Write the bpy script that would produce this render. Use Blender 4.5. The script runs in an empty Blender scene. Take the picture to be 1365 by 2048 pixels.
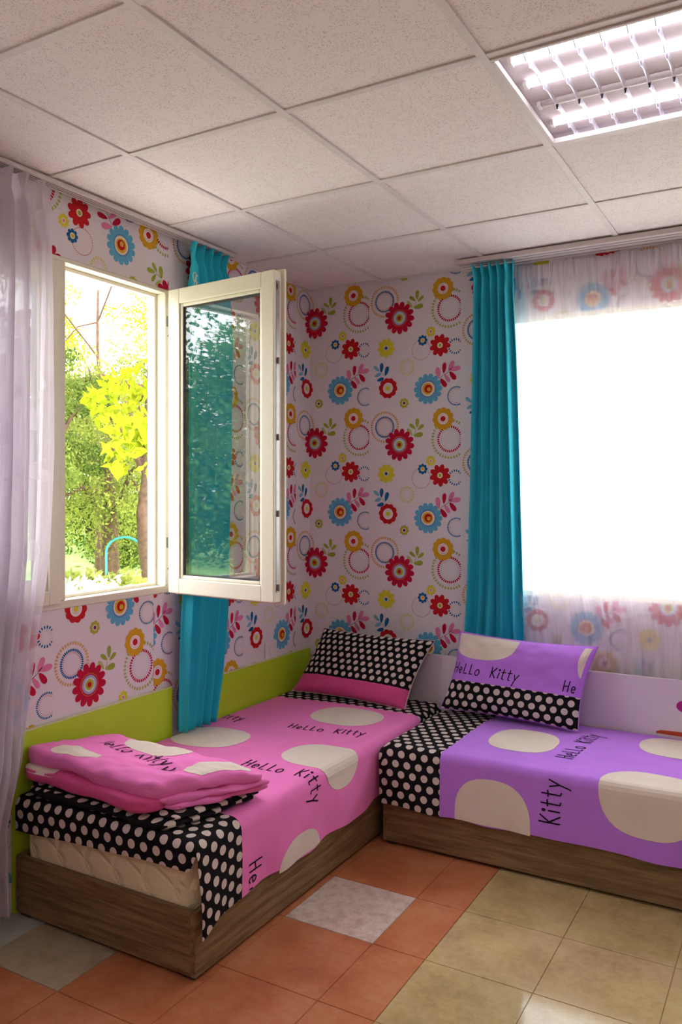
import bpy, bmesh, math, random
from math import sin, cos, pi, radians, sqrt, atan2
from mathutils import Vector, Matrix, noise
import numpy as np
random.seed(7)
SC = bpy.context.scene
COL = SC.collection

# ------------------------------------------------------------------ room dimensions (metres)
WL, WB, CZ = -2.34, 3.745, 2.507      # left wall x, back wall y, ceiling z
WR, WF = 1.75, -1.6                    # right wall x, wall behind the viewer y
def nz(x, y, z=0.0): return noise.noise(Vector((x, y, z)))
def sm(a, b, x):
    t = max(0.0, min(1.0, (x - a) / (b - a))); return t * t * (3 - 2 * t)
def lin(c): return tuple(((v / 255) / 12.92 if v / 255 <= .04045 else ((v / 255 + .055) / 1.055) ** 2.4) for v in c)

# ------------------------------------------------------------------ materials
class N:
    def __init__(self, name):
        self.m = bpy.data.materials.new(name); self.m.use_nodes = True
        self.t = self.m.node_tree; self.t.nodes.clear()
        self.out = self.t.nodes.new('ShaderNodeOutputMaterial')
    def n(self, kind, **kw):
        x = self.t.nodes.new('ShaderNode' + kind)
        for k, v in kw.items():
            if k[0] == 'i' and k[1:].isdigit(): k = int(k[1:])
            elif k.startswith('in_'): k = k[3:].replace('_', ' ')
            else:
                setattr(x, k, v); continue
            s = x.inputs[k]
            if isinstance(v, bpy.types.NodeSocket): self.t.links.new(v, s)
            else: s.default_value = v
        return x
    def link(self, a, b): self.t.links.new(a, b)
    def math(self, op, a, b=0.0): return self.n('Math', operation=op, i0=a, i1=b).outputs[0]
    def coord(self, which='Object', scale=(1, 1, 1)):
        c = self.n('TexCoord').outputs[which]
        return self.n('Mapping', in_Vector=c, in_Scale=scale).outputs[0]
    def noise(self, vec, scale, detail=3.0, rough=.55): return self.n('TexNoise', in_Vector=vec, in_Scale=scale, in_Detail=detail, in_Roughness=rough).outputs[0]
    def ramp(self, fac, stops):
        r = self.n('ValToRGB', in_Fac=fac).color_ramp
        while len(r.elements) < len(stops): r.elements.new(.5)
        for e, (p, c) in zip(r.elements, stops): e.position = p; e.color = (*c, 1) if len(c) == 3 else c
        return self.t.nodes[-1].outputs[0]
    def mix(self, fac, a, b):
        x = self.n('Mix', data_type='RGBA')
        for i, v in ((0, fac), (6, a), (7, b)):
            if isinstance(v, bpy.types.NodeSocket): self.link(v, x.inputs[i])
            else: x.inputs[i].default_value = v if i == 0 else (*v, 1)
        return x.outputs[2]
    def bump(self, h, strength, dist=.002): return self.n('Bump', in_Height=h, in_Strength=strength, in_Distance=dist).outputs[0]
    def bsdf(self, color, rough=.5, normal=None, **kw):
        b = self.n('BsdfPrincipled', in_Roughness=rough)
        if isinstance(color, bpy.types.NodeSocket): self.link(color, b.inputs['Base Color'])
        else: b.inputs['Base Color'].default_value = (*color, 1)
        if normal is not None: self.link(normal, b.inputs['Normal'])
        for k, v in kw.items(): b.inputs[k.replace('_', ' ')].default_value = v
        self.link(b.outputs[0], self.out.inputs[0]); return b

def flat(name, rgb, rough=.6, spec=.3, vary=.05, scale=40.0, bump=0.0, metallic=0.0):
    """one colour with a little fine-grained variation and optional surface grain"""
    k = N(name); v = k.coord(); nzv = k.noise(v, scale)
    c = lin(rgb)
    lo = tuple(x * (1 - vary) for x in c); hi = tuple(min(1, x * (1 + vary)) for x in c)
    col = k.ramp(nzv, [(.3, lo), (.7, hi)])
    k.bsdf(col, rough, k.bump(nzv, bump) if bump else None, Specular_IOR_Level=spec, Metallic=metallic)
    return k.m

def cloth_mat(name, rgb, weave=900.0):
    k = N(name); v = k.coord(); c = lin(rgb)
    big = k.noise(v, 9.0); fine = k.noise(v, weave, 1.0)
    col = k.ramp(k.math('ADD', k.math('MULTIPLY', big, .5), k.math('MULTIPLY', fine, .5)),
                 [(.3, tuple(x * .9 for x in c)), (.7, tuple(min(1, x * 1.06) for x in c))])
    nm = k.bump(k.math('ADD', k.math('MULTIPLY', fine, .25), k.noise(v, 28.0, 4.0)), .35, .003)
    k.bsdf(col, .85, nm, Specular_IOR_Level=.12, Sheen_Weight=.08)
    return k.m

def polka_mat(name, pitch=.043, row=.036, rad=.0155, back=(26, 24, 28), dot=(212, 198, 190)):
    """cream dots in staggered rows, laid out in the cloth's own metres (UV)"""
    k = N(name); uv = k.n('UVMap').outputs[0]
    sep = k.n('SeparateXYZ', in_Vector=uv)
    u, v = sep.outputs[0], sep.outputs[1]
    d = None
    for off in (0.0, .5):
        a = k.math('SUBTRACT', k.math('FRACT', k.math('ADD', k.math('DIVIDE', u, pitch), off + 100)), .5)
        b = k.math('SUBTRACT', k.math('FRACT', k.math('ADD', k.math('DIVIDE', v, row * 2), off + 100)), .5)
        a = k.math('MULTIPLY', a, pitch); b = k.math('MULTIPLY', b, row * 2)
        r = k.math('SQRT', k.math('ADD', k.math('MULTIPLY', a, a), k.math('MULTIPLY', b, b)))
        d = r if d is None else k.math('MINIMUM', d, r)
    f = k.math('LESS_THAN', d, rad)
    ob = k.coord(); fine = k.noise(ob, 800.0, 1.0)
    col = k.mix(f, lin(back), lin(dot))
    nm = k.bump(k.math('ADD', k.math('MULTIPLY', fine, .25), k.noise(ob, 28.0, 4.0)), .35, .003)
    k.bsdf(col, .85, nm, Specular_IOR_Level=.12)
    return k.m

def wood_mat(name, axis):
    k = N(name); s = [26, 26, 26]; s[axis] = 1.6
    v = k.coord('Object', s)
    a = k.noise(v, 2.2, 6.0, .6); b = k.noise(k.coord('Object', [90 if i != axis else 3 for i in range(3)]), 3.0, 3.0)
    w = k.math('ADD', k.math('MULTIPLY', a, .7), k.math('MULTIPLY', b, .3))
    col = k.ramp(w, [(.3, lin((84, 60, 36))), (.47, lin((122, 96, 64))), (.56, lin((140, 113, 78))), (.72, lin((160, 134, 98)))])
    k.bsdf(col, .55, k.bump(w, .25, .002), Specular_IOR_Level=.3)
    return k.m

def tile_mat(name, stops, scale, rough, spec=.5):
    k = N(name); v = k.coord()
    w = k.noise(v, scale, 8.0, .62); f = k.noise(v, scale * 9, 4.0, .7)
    h = k.math('ADD', k.math('MULTIPLY', w, .72), k.math('MULTIPLY', f, .28))
    k.bsdf(k.ramp(h, [(p, lin(c)) for p, c in stops]), rough, k.bump(f, .06, .002), Specular_IOR_Level=spec)
    return k.m

def sheer_mat(name, rgb, clear, dots=False, thru=.5):
    """thin net: part of the light passes straight through, the rest is scattered"""
    k = N(name); c = lin(rgb)
    tr = k.n('BsdfTransparent'); df = k.n('BsdfDiffuse', in_Color=(*c, 1)); tl = k.n('BsdfTranslucent', in_Color=(*c, 1))
    body = k.n('MixShader', i0=thru, i1=df.outputs[0], i2=tl.outputs[0])
    uv = k.n('UVMap').outputs[0]
    w = k.noise(k.n('Mapping', in_Vector=uv, in_Scale=(60, 3, 1)).outputs[0], 2.0, 2.0)
    fac = k.math('ADD', clear - .09, k.math('MULTIPLY', w, .18))
    if dots:
        vo = k.n('TexVoronoi', in_Vector=uv, in_Scale=7.5, in_Randomness=.55)
        inside = k.math('LESS_THAN', vo.outputs['Distance'], .27)
        fac = k.math('SUBTRACT', fac, k.math('MULTIPLY', inside, clear * .55))
    mx = k.n('MixShader', i0=fac, i1=body.outputs[0], i2=tr.outputs[0])
    k.link(mx.outputs[0], k.out.inputs[0]); return k.m

def glass_mat(name, ior=1.9, tint=(.96, .985, .965)):
    k = N(name)
    bf = k.n('NewGeometry').outputs['Backfacing']             # same reflectance at both faces of the pane
    fr = k.n('Fresnel', in_IOR=k.math('ADD', ior, k.math('MULTIPLY', bf, 1 / ior - ior))); tr = k.n('BsdfTransparent', in_Color=(*tint, 1)); gl = k.n('BsdfGlossy', in_Roughness=.0)
    k.link(k.n('MixShader', i0=fr.outputs[0], i1=tr.outputs[0], i2=gl.outputs[0]).outputs[0], k.out.inputs[0]); return k.m

def leaf_mat(name, a, b):
    k = N(name); v = k.coord(); w = k.noise(v, 1.6, 4.0)
    c = k.ramp(w, [(.35, lin(a)), (.65, lin(b))])
    d = k.n('BsdfDiffuse', in_Color=c); t = k.n('BsdfTranslucent', in_Color=c)
    k.link(k.n('MixShader', i0=.45, i1=d.outputs[0], i2=t.outputs[0]).outputs[0], k.out.inputs[0]); return k.m

def glow_mat(name, rgb, strength):
    k = N(name); e = k.n('Emission', in_Color=(*rgb, 1), in_Strength=strength)
    k.link(e.outputs[0], k.out.inputs[0]); return k.m

def ceiling_mat():
    k = N('mineral_fibre_tile'); v = k.coord()
    vo = k.n('TexVoronoi', in_Vector=v, in_Scale=170.0, in_Randomness=1.0).outputs['Distance']
    m = k.noise(v, 24.0, 2.0)
    pit = k.math('MULTIPLY', k.math('LESS_THAN', vo, .30), k.math('GREATER_THAN', m, .46))
    worm = k.math('LESS_THAN', k.math('ABSOLUTE', k.math('SUBTRACT', k.noise(v, 46.0, 1.0), .5)), .012)
    worm = k.math('MULTIPLY', worm, k.math('LESS_THAN', vo, .5))
    f = k.math('MAXIMUM', pit, worm)
    col = k.mix(f, lin((238, 229, 225)), lin((210, 199, 196)))
    k.bsdf(col, .95, k.bump(k.math('SUBTRACT', 1.0, f), .25, .001), Specular_IOR_Level=.1)
    return k.m

M = {}
M['paper'] = flat('wallpaper_ground', (227, 217, 222), .75, .15, .02, 300)
PC = dict(orange=(216, 168, 112), navy=(28, 98, 150), crimson=(190, 20, 58), red=(196, 30, 38), leaf=(158, 172, 66), paleleaf=(180, 190, 112),
          mustard=(212, 160, 38), white=(238, 226, 226), greendrop=(172, 180, 102), teal=(110, 170, 180), yellow=(218, 206, 58), cream=(238, 226, 196),
          pink=(226, 128, 170), lilac=(165, 170, 215), mint=(205, 222, 196), sky=(98, 172, 208), olive=(176, 176, 62), paleyellow=(220, 208, 132),
          ltblue=(120, 178, 206), amber=(222, 176, 60), rust=(200, 72, 30), plum=(120, 40, 80))
for n_, c_ in PC.items(): M['p_' + n_] = flat('print_' + n_, c_, .75, .15, .04, 60)
M['pvc'] = flat('white_window_plastic', (230, 224, 203), .35, .4, .015)
M['pvc_dark'] = flat('dark_gasket', (60, 58, 55), .6)
M['steel'] = flat('window_hardware_steel', (150, 148, 145), .35, .5, .1, 60, 0, .9)
M['track'] = flat('track_white', (214, 202, 200), .5)
M['groove'] = flat('track_groove', (90, 82, 80), .8)
M['tile'] = ceiling_mat()
M['tee'] = flat('tee_white', (222, 214, 210), .5)
M['lime'] = flat('lime_laminate', (184, 218, 46), .42, .35, .03, 4)
M['edge'] = flat('pale_edge_band', (214, 212, 170), .5)
M['whiteboard'] = flat('white_laminate', (226, 214, 222), .42, .35, .015, 4)
M['magenta'] = flat('magenta_print', (176, 36, 132), .5)
M['orange_print'] = flat('orange_red_print', (196, 74, 40), .5)
M['wood_x'] = wood_mat('oak_laminate_across', 0); M['wood_y'] = wood_mat('oak_laminate_along', 1)
M['pink'] = cloth_mat('pink_cotton', (245, 130, 202)); M['pinkband'] = cloth_mat('rose_cotton', (222, 88, 152))
M['purple'] = cloth_mat('violet_cotton', (194, 126, 236))
M['cream'] = cloth_mat('cream_print', (228, 214, 200)); M['ink'] = flat('black_ink', (30, 20, 34), .8, .1)
M['polka'] = polka_mat('black_polka_cotton', .050, .040, .0146)
M['polka_small'] = polka_mat('black_polka_pillow', .0405, .0325, .0118)
M['polka_mid'] = polka_mat('black_polka_pillow_band', .047, .0375, .0145)
M['turq'] = cloth_mat('turquoise_curtain', (58, 206, 226), 500)
M['sheer'] = sheer_mat('white_voile', (236, 228, 238), .32, True, .25)
M['sheer_dense'] = sheer_mat('white_voile_gathered', (232, 224, 234), .12, True, .16)
M['sheer_back'] = sheer_mat('white_net', (253, 249, 255), .52, False, .22)
M['glass'] = glass_mat('window_glass')
M['socket'] = flat('socket_white', (228, 222, 220), .35, .4, .01)
M['hole'] = flat('socket_hole', (40, 38, 38), .7)
M['tube'] = glow_mat('lit_tube', (.95, .93, 1.0), 16.0)
M['tube_off'] = flat('unlit_tube', (215, 205, 205), .3)
M['alu'] = flat('bright_louvre_aluminium', (232, 230, 236), .12, .5, .01, 60, 0, 1.0)
M['blade'] = flat('satin_louvre_blade', (226, 224, 234), .35, .5, .01, 60, 0, .7)
M['cord'] = flat('white_cord', (225, 218, 205), .8)
M['beige'] = tile_mat('beige_floor_tile', [(.3, (160, 134, 88)), (.5, (190, 166, 116)), (.7, (208, 186, 138))], 5.0, .06, .6)
M['terra'] = tile_mat('terracotta_floor_tile', [(.3, (160, 84, 50)), (.5, (188, 116, 76)), (.7, (204, 144, 104))], 5.0, .32, .4)
M['stone'] = tile_mat('pale_stone_tile', [(.35, (176, 150, 136)), (.5, (206, 186, 172)), (.65, (222, 206, 194))], 26.0, .4, .4)
M['greytile'] = tile_mat('grey_beige_tile', [(.3, (150, 134, 108)), (.5, (176, 160, 132)), (.7, (192, 178, 150))], 12.0, .35, .4)
M['mint_tile'] = tile_mat('pale_grey_tile', [(.3, (170, 176, 164)), (.7, (196, 200, 190))], 8.0, .35, .4)
M['grout'] = flat('grout', (168, 122, 96), .9, .1, .1)
M['plain'] = flat('painted_wall', (226, 213, 216), .8, .15, .02)
M['outer'] = flat('house_render', (205, 195, 180), .9)
M['bark'] = flat('tree_bark', (92, 72, 58), .9, .1, .3, 14, .6)
M['leaf_yellow'] = leaf_mat('leaves_backlit_colour', (120, 134, 24), (160, 164, 44))  # yellow tone stands in for sun shining through the leaves
M['leaf_green'] = leaf_mat('green_leaves', (62, 84, 36), (116, 130, 60))
M['leaf_dark'] = leaf_mat('dark_leaves', (44, 78, 40), (112, 146, 74))
M['leaf_olive'] = leaf_mat('olive_leaves', (84, 98, 42), (156, 162, 78))
M['petal'] = leaf_mat('white_blossom', (236, 234, 214), (250, 248, 236))
M['grass'] = leaf_mat('lawn_grass', (104, 138, 72), (140, 168, 96))
M['pale_ground'] = flat('added_pale_ground', (222, 220, 214), .9, .1, .06, 3)
M['teal_metal'] = flat('teal_metal', (60, 150, 150), .5)
M['brick'] = flat('terracotta_wall', (190, 120, 92), .85, .1, .15, 20)

def mattress_mat():
    """quilting stitched in chevrons, as relief"""
    k = N('quilted_mattress'); uv = k.n('UVMap').outputs[0]; sp = k.n('SeparateXYZ', in_Vector=uv)
    wob = k.math('MULTIPLY', k.math('SINE', k.math('MULTIPLY', sp.outputs[1], 34.0)), .028)
    hgt = None
    for off in (0.0, .052):
        p = k.math('FRACT', k.math('DIVIDE', k.math('ADD', k.math('ADD', sp.outputs[0], k.math('MULTIPLY', sp.outputs[1], .55)), k.math('ADD', wob, off + 10.0)), .125 if off == 0 else .125))
        dd = k.math('ABSOLUTE', k.math('SUBTRACT', p, .5))
        g = k.math('MINIMUM', k.math('MULTIPLY', dd, 6.0), 1.0)
        hgt = g if hgt is None else k.math('MINIMUM', hgt, g)
        wob = k.math('MULTIPLY', wob, -1.4)
    fine = k.noise(k.coord(), 500.0, 1.0)
    h = k.math('ADD', hgt, k.math('MULTIPLY', fine, .12))
    k.bsdf(lin((238, 224, 184)), .8, k.bump(h, .9, .008), Specular_IOR_Level=.15, Sheen_Weight=.1)
    return k.m
M['mattress'] = mattress_mat()

# ------------------------------------------------------------------ mesh helpers
class MB:
    def __init__(self): self.v = []; self.f = []; self.mi = []; self.mats = []; self.uv = {}
    def slot(self, m):
        if m not in self.mats: self.mats.append(m)
        return self.mats.index(m)
    def face(self, pts, m, uvs=None):
        i = len(self.v); self.v += [tuple(p) for p in pts]; self.f.append(tuple(range(i, i + len(pts)))); self.mi.append(self.slot(m))
        if uvs: self.uv[len(self.f) - 1] = uvs
    def quads(self, grid, m, uvg=None, mfun=None):
        """grid: rows of points, joined into quads that share vertices"""
        R, C = len(grid), len(grid[0]); b = len(self.v)
        for r in grid: self.v += [tuple(p) for p in r]
        for i in range(R - 1):
            for j in range(C - 1):
                self.f.append((b + i * C + j, b + i * C + j + 1, b + (i + 1) * C + j + 1, b + (i + 1) * C + j))
                self.mi.append(self.slot(mfun(i, j) if mfun else m))
                if uvg: self.uv[len(self.f) - 1] = [uvg[i][j], uvg[i][j + 1], uvg[i + 1][j + 1], uvg[i + 1][j]]
    def box(self, a, b, m, bev=0.0):
        x0, y0, z0 = [min(p, q) for p, q in zip(a, b)]; x1, y1, z1 = [max(p, q) for p, q in zip(a, b)]
        bm = bmesh.new(); bmesh.ops.create_cube(bm, size=1.0)
        for v in bm.verts: v.co = Vector(((x0 + x1) / 2 + v.co.x * (x1 - x0), (y0 + y1) / 2 + v.co.y * (y1 - y0), (z0 + z1) / 2 + v.co.z * (z1 - z0)))
        if bev: bmesh.ops.bevel(bm, geom=bm.edges[:], offset=bev, segments=2, affect='EDGES', profile=.6)
        self.add_bm(bm, m)
    def add_bm(self, bm, m):
        b = len(self.v); s = self.slot(m); bm.verts.index_update()
        self.v += [tuple(v.co) for v in bm.verts]
        for f in bm.faces: self.f.append(tuple(b + v.index for v in f.verts)); self.mi.append(s)
        bm.free()
    def tube(self, pts, r, m, seg=8, cap=True):
        pts = [Vector(p) for p in pts]; rr = r if isinstance(r, (list, tuple)) else [r] * len(pts)
        rings = []; b = len(self.v); s = self.slot(m); up = None
        for i, p in enumerate(pts):
            t = (pts[min(i + 1, len(pts) - 1)] - pts[max(i - 1, 0)]).normalized()
            if up is None: up = t.orthogonal().normalized()
            up = (up - t * up.dot(t)).normalized(); w = t.cross(up)
            self.v += [tuple(p + (up * cos(2 * pi * k / seg) + w * sin(2 * pi * k / seg)) * rr[i]) for k in range(seg)]
        for i in range(len(pts) - 1):
            for k in range(seg):
                a, c = b + i * seg + k, b + i * seg + (k + 1) % seg
                self.f.append((a, c, c + seg, a + seg)); self.mi.append(s)
        if cap:
            self.f.append(tuple(b + k for k in reversed(range(seg)))); self.mi.append(s)
            self.f.append(tuple(b + (len(pts) - 1) * seg + k for k in range(seg))); self.mi.append(s)
    def build(self, name, parent=None, smooth=False):
        me = bpy.data.meshes.new(name); me.from_pydata(self.v, [], self.f)
        for m in self.mats: me.materials.append(m)
        me.polygons.foreach_set('material_index', self.mi)
        if self.uv:
            ul = me.uv_layers.new(name='UVMap').data
            for fi, uvs in self.uv.items():
                for li, c in zip(me.polygons[fi].loop_indices, uvs): ul[li].uv = c
        me.polygons.foreach_set('use_smooth', [smooth] * len(me.polygons))
        if smooth: me.set_sharp_from_angle(angle=radians(50))
        me.update()
        o = bpy.data.objects.new(name, me); COL.objects.link(o)
        if parent: o.parent = parent; o.matrix_parent_inverse = Matrix.Translation(-parent.location) if parent.type == 'EMPTY' else Matrix()
        return o

def tag(o, label, cat, group=None, kind=None):
    o['label'] = label; o['category'] = cat
    if group: o['group'] = group
    if kind: o['kind'] = kind
    return o
def thing(name, loc, label, cat, group=None):
    o = bpy.data.objects.new(name, None); o.empty_display_size = .05; COL.objects.link(o); o.location = loc
    return tag(o, label, cat, group)
def struct(o): o['kind'] = 'structure'; return o

def clip(poly, axis, lim, keep_less):
    out = []; n = len(poly)
    for i in range(n):
        a, b = poly[i], poly[(i + 1) % n]
        ia = (a[axis] <= lim) if keep_less else (a[axis] >= lim); ib = (b[axis] <= lim) if keep_less else (b[axis] >= lim)
        if ia: out.append(a)
        if ia != ib:
            t = (lim - a[axis]) / (b[axis] - a[axis]); out.append((a[0] + t * (b[0] - a[0]), a[1] + t * (b[1] - a[1])))
    return out
def clip_rect(poly, x0, x1, y0, y1):
    for ax, lim, less in ((0, x0, False), (0, x1, True), (1, y0, False), (1, y1, True)):
        if len(poly) < 3: return []
        poly = clip(poly, ax, lim, less)
    return poly if len(poly) >= 3 else []

# ------------------------------------------------------------------ wallpaper design (one 0.505 m roll, repeat 0.644 m)
RW, RP = .505, .644
def circ(cx, cy, r, n=24): return [(cx + r * cos(2 * pi * i / n), cy + r * sin(2 * pi * i / n)) for i in range(n)]
def flower(cx, cy, R, n, depth, sharp=.6, rot=.0):
    out = []; K = n * 10
    for i in range(K):
        a = 2 * pi * i / K; r = R * (1 - depth + depth * abs(cos(n * (a + rot) / 2)) ** sharp); out.append((cx + r * cos(a), cy + r * sin(a)))
    return out
def drop(cx, cy, ang, L, w, blunt_out=True):
    out = []
    for i in range(10):
        t = 2 * pi * i / 10; a, b = cos(t) * L / 2, sin(t) * w / 2
        b *= (1 + .35 * cos(t)) if blunt_out else (1 - .35 * cos(t))
        out.append((cx + a * cos(ang) - b * sin(ang), cy + a * sin(ang) + b * cos(ang)))
    return out
def leafp(cx, cy, ang, L, w):
    out = []
    for i in range(16):
        t = 2 * pi * i / 16; a, b = cos(t) * L / 2, sin(t) * w / 2 * (1 + .32 * cos(t)); a += 0
        out.append((cx + a * cos(ang) - b * sin(ang), cy + a * sin(ang) + b * cos(ang)))
    return out
def px(x, y): return (.089 + (x - 210) * .000407, 1.756 - (y - 367) * .000374)
DES = []                                        # (layer, polygon, material)
def D(layer, poly, col): DES.append((layer, poly, M['p_' + col]))
def ring(layer, c, r, n, L, w, col, rot=0.0):
    for i in range(n):
        a = 2 * pi * (i + rot) / n; D(layer, drop(c[0] + r * cos(a), c[1] + r * sin(a), a, L, w * 1.22), col)
def dots(layer, c, r, n, rad, col):
    for i in range(n):
        a = 2 * pi * i / n; D(layer, circ(c[0] + r * cos(a), c[1] + r * sin(a), rad * 1.4, 6), col)
c = px(210, 367)
ring(1, c, .075, 38, .014, .0075, 'orange'); ring(1, c, .050, 40, .0125, .0052, 'navy'); dots(1, c, .040, 40, .0011, 'red')
c = px(417, 615)
D(2, flower(*c, .083, 13, .30, .55, .1), 'crimson'); dots(3, c, .042, 44, .0012, 'amber'); D(3, circ(*c, .036), 'lilac'); D(4, circ(*c, .027), 'mint')
D(5, circ(*c, .020), 'olive'); D(6, circ(c[0] - .001, c[1], .0105), 'red')
for x, y, a, L, w, col in ((660, 330, 88, .048, .020, 'leaf'), (597, 376, 142, .042, .017, 'leaf'), (706, 388, 38, .042, .017, 'leaf'), (676, 490, 8, .050, .024, 'leaf'), (560, 448, 130, .045, .017, 'paleleaf')):
    D(1, leafp(*px(x, y), radians(a), L, w), col)
D(1, [px(640, 420), px(646, 420), px(618, 500), px(611, 497)], 'leaf')
c = px(1003, 290)
D(3, flower(*c, .057, 11, .16, .5, .2), 'mustard'); D(4, circ(*c, .028), 'white'); dots(5, c, .021, 26, .0011, 'red'); D(5, circ(*c, .0138), 'red')
c = px(1090, 560)
ring(1, c, .091, 38, .015, .0082, 'greendrop'); ring(1, c, .060, 36, .0145, .0062, 'crimson'); dots(1, c, .046, 40, .0012, 'teal')
c = px(842, 842); D(1, flower(*c, .026, 9, .3, .6), 'yellow'); D(2, circ(*c, .010, 16), 'cream'); D(3, circ(*c, .0065, 12), 'pink')
c = px(733, 950); D(3, flower(*c, .027, 8, .3, .55), 'navy'); D(4, circ(*c, .012, 16), 'cream'); D(5, circ(*c, .0078, 12), 'amber')
dots(1, px(712, 1075), .050, 40, .0015, 'crimson')
c = px(963, 1037); D(2, flower(*c, .056, 9, .38, .6, .1), 'red'); D(3, circ(*c, .0145, 18), 'cream'); D(4, circ(*c, .0085, 14), 'olive')
c = px(1163, 1068); ring(1, c, .034, 18, .0125, .0055, 'navy'); dots(1, c, .0225, 22, .001, 'amber')
c = px(231, 1005); D(1, flower(*c, .050, 9, .30, .6, .2), 'yellow'); D(2, circ(*c, .0138, 18), 'cream'); D(3, circ(*c, .009, 14), 'navy')
c = px(520, 1292); ring(1, c, .036, 18, .014, .0065, 'paleyellow'); dots(1, c, .0225, 24, .001, 'amber')
for x, y, a, L, w, col in ((166, 1270, 86, .048, .020, 'navy'), (96, 1277, 140, .042, .017, 'ltblue'), (237, 1322, 72, .050, .021, 'navy'), (114, 1366, 22, .040, .019, 'ltblue'), (150, 1432, 14, .042, .019, 'navy')):
    D(1, leafp(*px(x, y), radians(a), L, w), col)
D(1, [px(168, 1330), px(172, 1329), px(212, 1400), px(208, 1402)], 'navy')
c = px(258, 1557); D(2, flower(*c, .053, 10, .16, .5, .1), 'red'); D(3, circ(*c, .0285), 'white'); dots(4, c, .0175, 24, .0011, 'olive'); D(4, circ(*c, .0118, 16), 'yellow')
c = px(805, 1605); D(2, flower(*c, .077, 14, .22, .5), 'sky'); D(3, circ(*c, .0425), 'lilac'); dots(4, c, .0405, 48, .0016, 'navy'); D(4, circ(*c, .0355), 'cream')
D(5, circ(c[0] - .002, c[1] + .001, .029), 'amber'); D(6, circ(c[0] + .001, c[1] + .001, .0205), 'red'); D(7, circ(c[0] + .005, c[1] - .002, .0105), 'amber')
for x, y, a, L, w, col in ((938, 1400, 98, .056, .025, 'pink'), (1018, 1342, 85, .053, .021, 'crimson'), (1108, 1322, 62, .056, .023, 'pink'), (1160, 1363, 8, .060, .024, 'pink'), (1128, 1450, -52, .052, .024, 'crimson'), (1056, 1480, -54, .050, .019, 'pink'), (1008, 1535, -54, .052, .024, 'crimson')):
    D(3, leafp(*px(x, y), radians(a), L, w), col)
D(4, [px(948, 1476), px(951, 1480), px(1082, 1394), px(1079, 1390)], 'plum')
c = px(482, 1775); D(1, flower(*c, .026, 8, .26, .55, .2), 'olive'); D(2, circ(*c, .0115, 16), 'white'); D(3, circ(*c, .0075, 14), 'plum')
c = (.482, 1.250); ring(1, c, .044, 38, .010, .0042, 'navy'); dots(1, c, .034, 36, .001, 'red')

def paper(mb, put, x0, phase, rects, roll=None, rot=False, yb=0.0):
    """hang a strip: local (x, z) -> wall (a, z); clipped to the strip and to each rect (a0, a1, z0, z1)"""
    for ly, poly, m in DES:
        pl = clip_rect(poly, 0, roll or RW, -9, 9)
        if not pl: continue
        for k in range(-6, 7):
            if rot: q = [(yb - (p[1] + k * RP), x0 + p[0]) for p in pl]
            else: q = [(x0 + p[0], p[1] + phase + k * RP) for p in pl]
            for r in rects:
                w = clip_rect(q, *r)
                if w: mb.face([put(a, z, .0004 + .00022 * ly) for a, z in w], m)

def rect_split(hole, a0, a1, z0, z1):
    h0, h1, g0, g1 = hole
    return [(a0, a1, z0, g0), (a0, a1, g1, z1), (a0, h0, g0, g1), (h1, a1, g0, g1)]

# ---- left wall with the window opening
W1 = (.30, 2.645, 1.0, 2.272)                      # y0 y1 z0 z1
mb = MB()
for a0, a1, z0, z1 in rect_split(W1, WF, WB + .15, 0, 2.62):
    mb.box((WL, a0, z0), (WL - .14, a1, z1), M['paper'])
putL = lambda a, z, e: (WL + e, a, z)
TOP = CZ
paper(mb, putL, 2.637, .085, [(2.645, 3.142, .25, TOP)])
paper(mb, putL, 3.142, .045, [(3.142, 3.603, .25, TOP)])
paper(mb, putL, 3.603, .024, [(3.603, WB, .25, TOP)])
paper(mb, putL, 2.14, .18, [(2.529, 2.645, .25, 1.0)])
paper(mb, putL, 2.011, .325, [(2.016, 2.529, .25, 1.0)], .518)
paper(mb, putL, 1.506, .06, [(1.511, 2.016, .1, 1.0)])
paper(mb, putL, 1.001, .20, [(1.006, 1.506, .1, 1.0)])
paper(mb, putL, .496, .11, [(.501, 1.001, .1, 1.0)])
paper(mb, putL, 2.059, 0, [(.3, 2.62, 2.272, TOP)], None, True, 3.640)
struct(mb.build('wall_left'))
# ---- back wall with its window opening
W2 = (-1.27, .62, .94, 2.24)
mb = MB()
for a0, a1, z0, z1 in rect_split(W2, WL - .14, WR, 0, 2.62):
    mb.box((a0, WB, z0), (a1, WB + .14, z1), M['paper'])
putB = lambda a, z, e: (a, WB - e, z)
paper(mb, putB, -2.482, .024, [(WL, -1.976, .25, TOP)])
paper(mb, putB, -1.976, 0, [(-1.976, -1.472, .25, TOP)])
paper(mb, putB, -1.472, -.19, [(-1.472, -1.27, .25, TOP), (-1.27, -1.17, 2.24, TOP), (-1.27, -1.20, .25, .94)])
paper(mb, putB, -1.20, .16, [(-1.20, -.695, .25, .94)])
paper(mb, putB, -.695, -.095, [(-.695, -.19, .25, .94)])
paper(mb, putB, -.19, .05, [(-.19, .315, .25, .94)])
paper(mb, putB, -1.17, .355, [(-1.17, -.69, 2.24, TOP)])
paper(mb, putB, -.69, .01, [(-.69, -.185, 2.24, TOP)])
paper(mb, putB, -.185, .2, [(-.185, .32, 2.24, TOP)])
struct(mb.build('wall_back'))
mb = MB(); mb.box((WR, WF, 0), (WR + .14, WB + .14, 2.62), M['plain']); struct(mb.build('wall_right'))
mb = MB(); mb.box((WL - .14, WF - .14, 0), (WR + .14, WF, 2.62), M['plain']); struct(mb.build('wall_front'))

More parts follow.
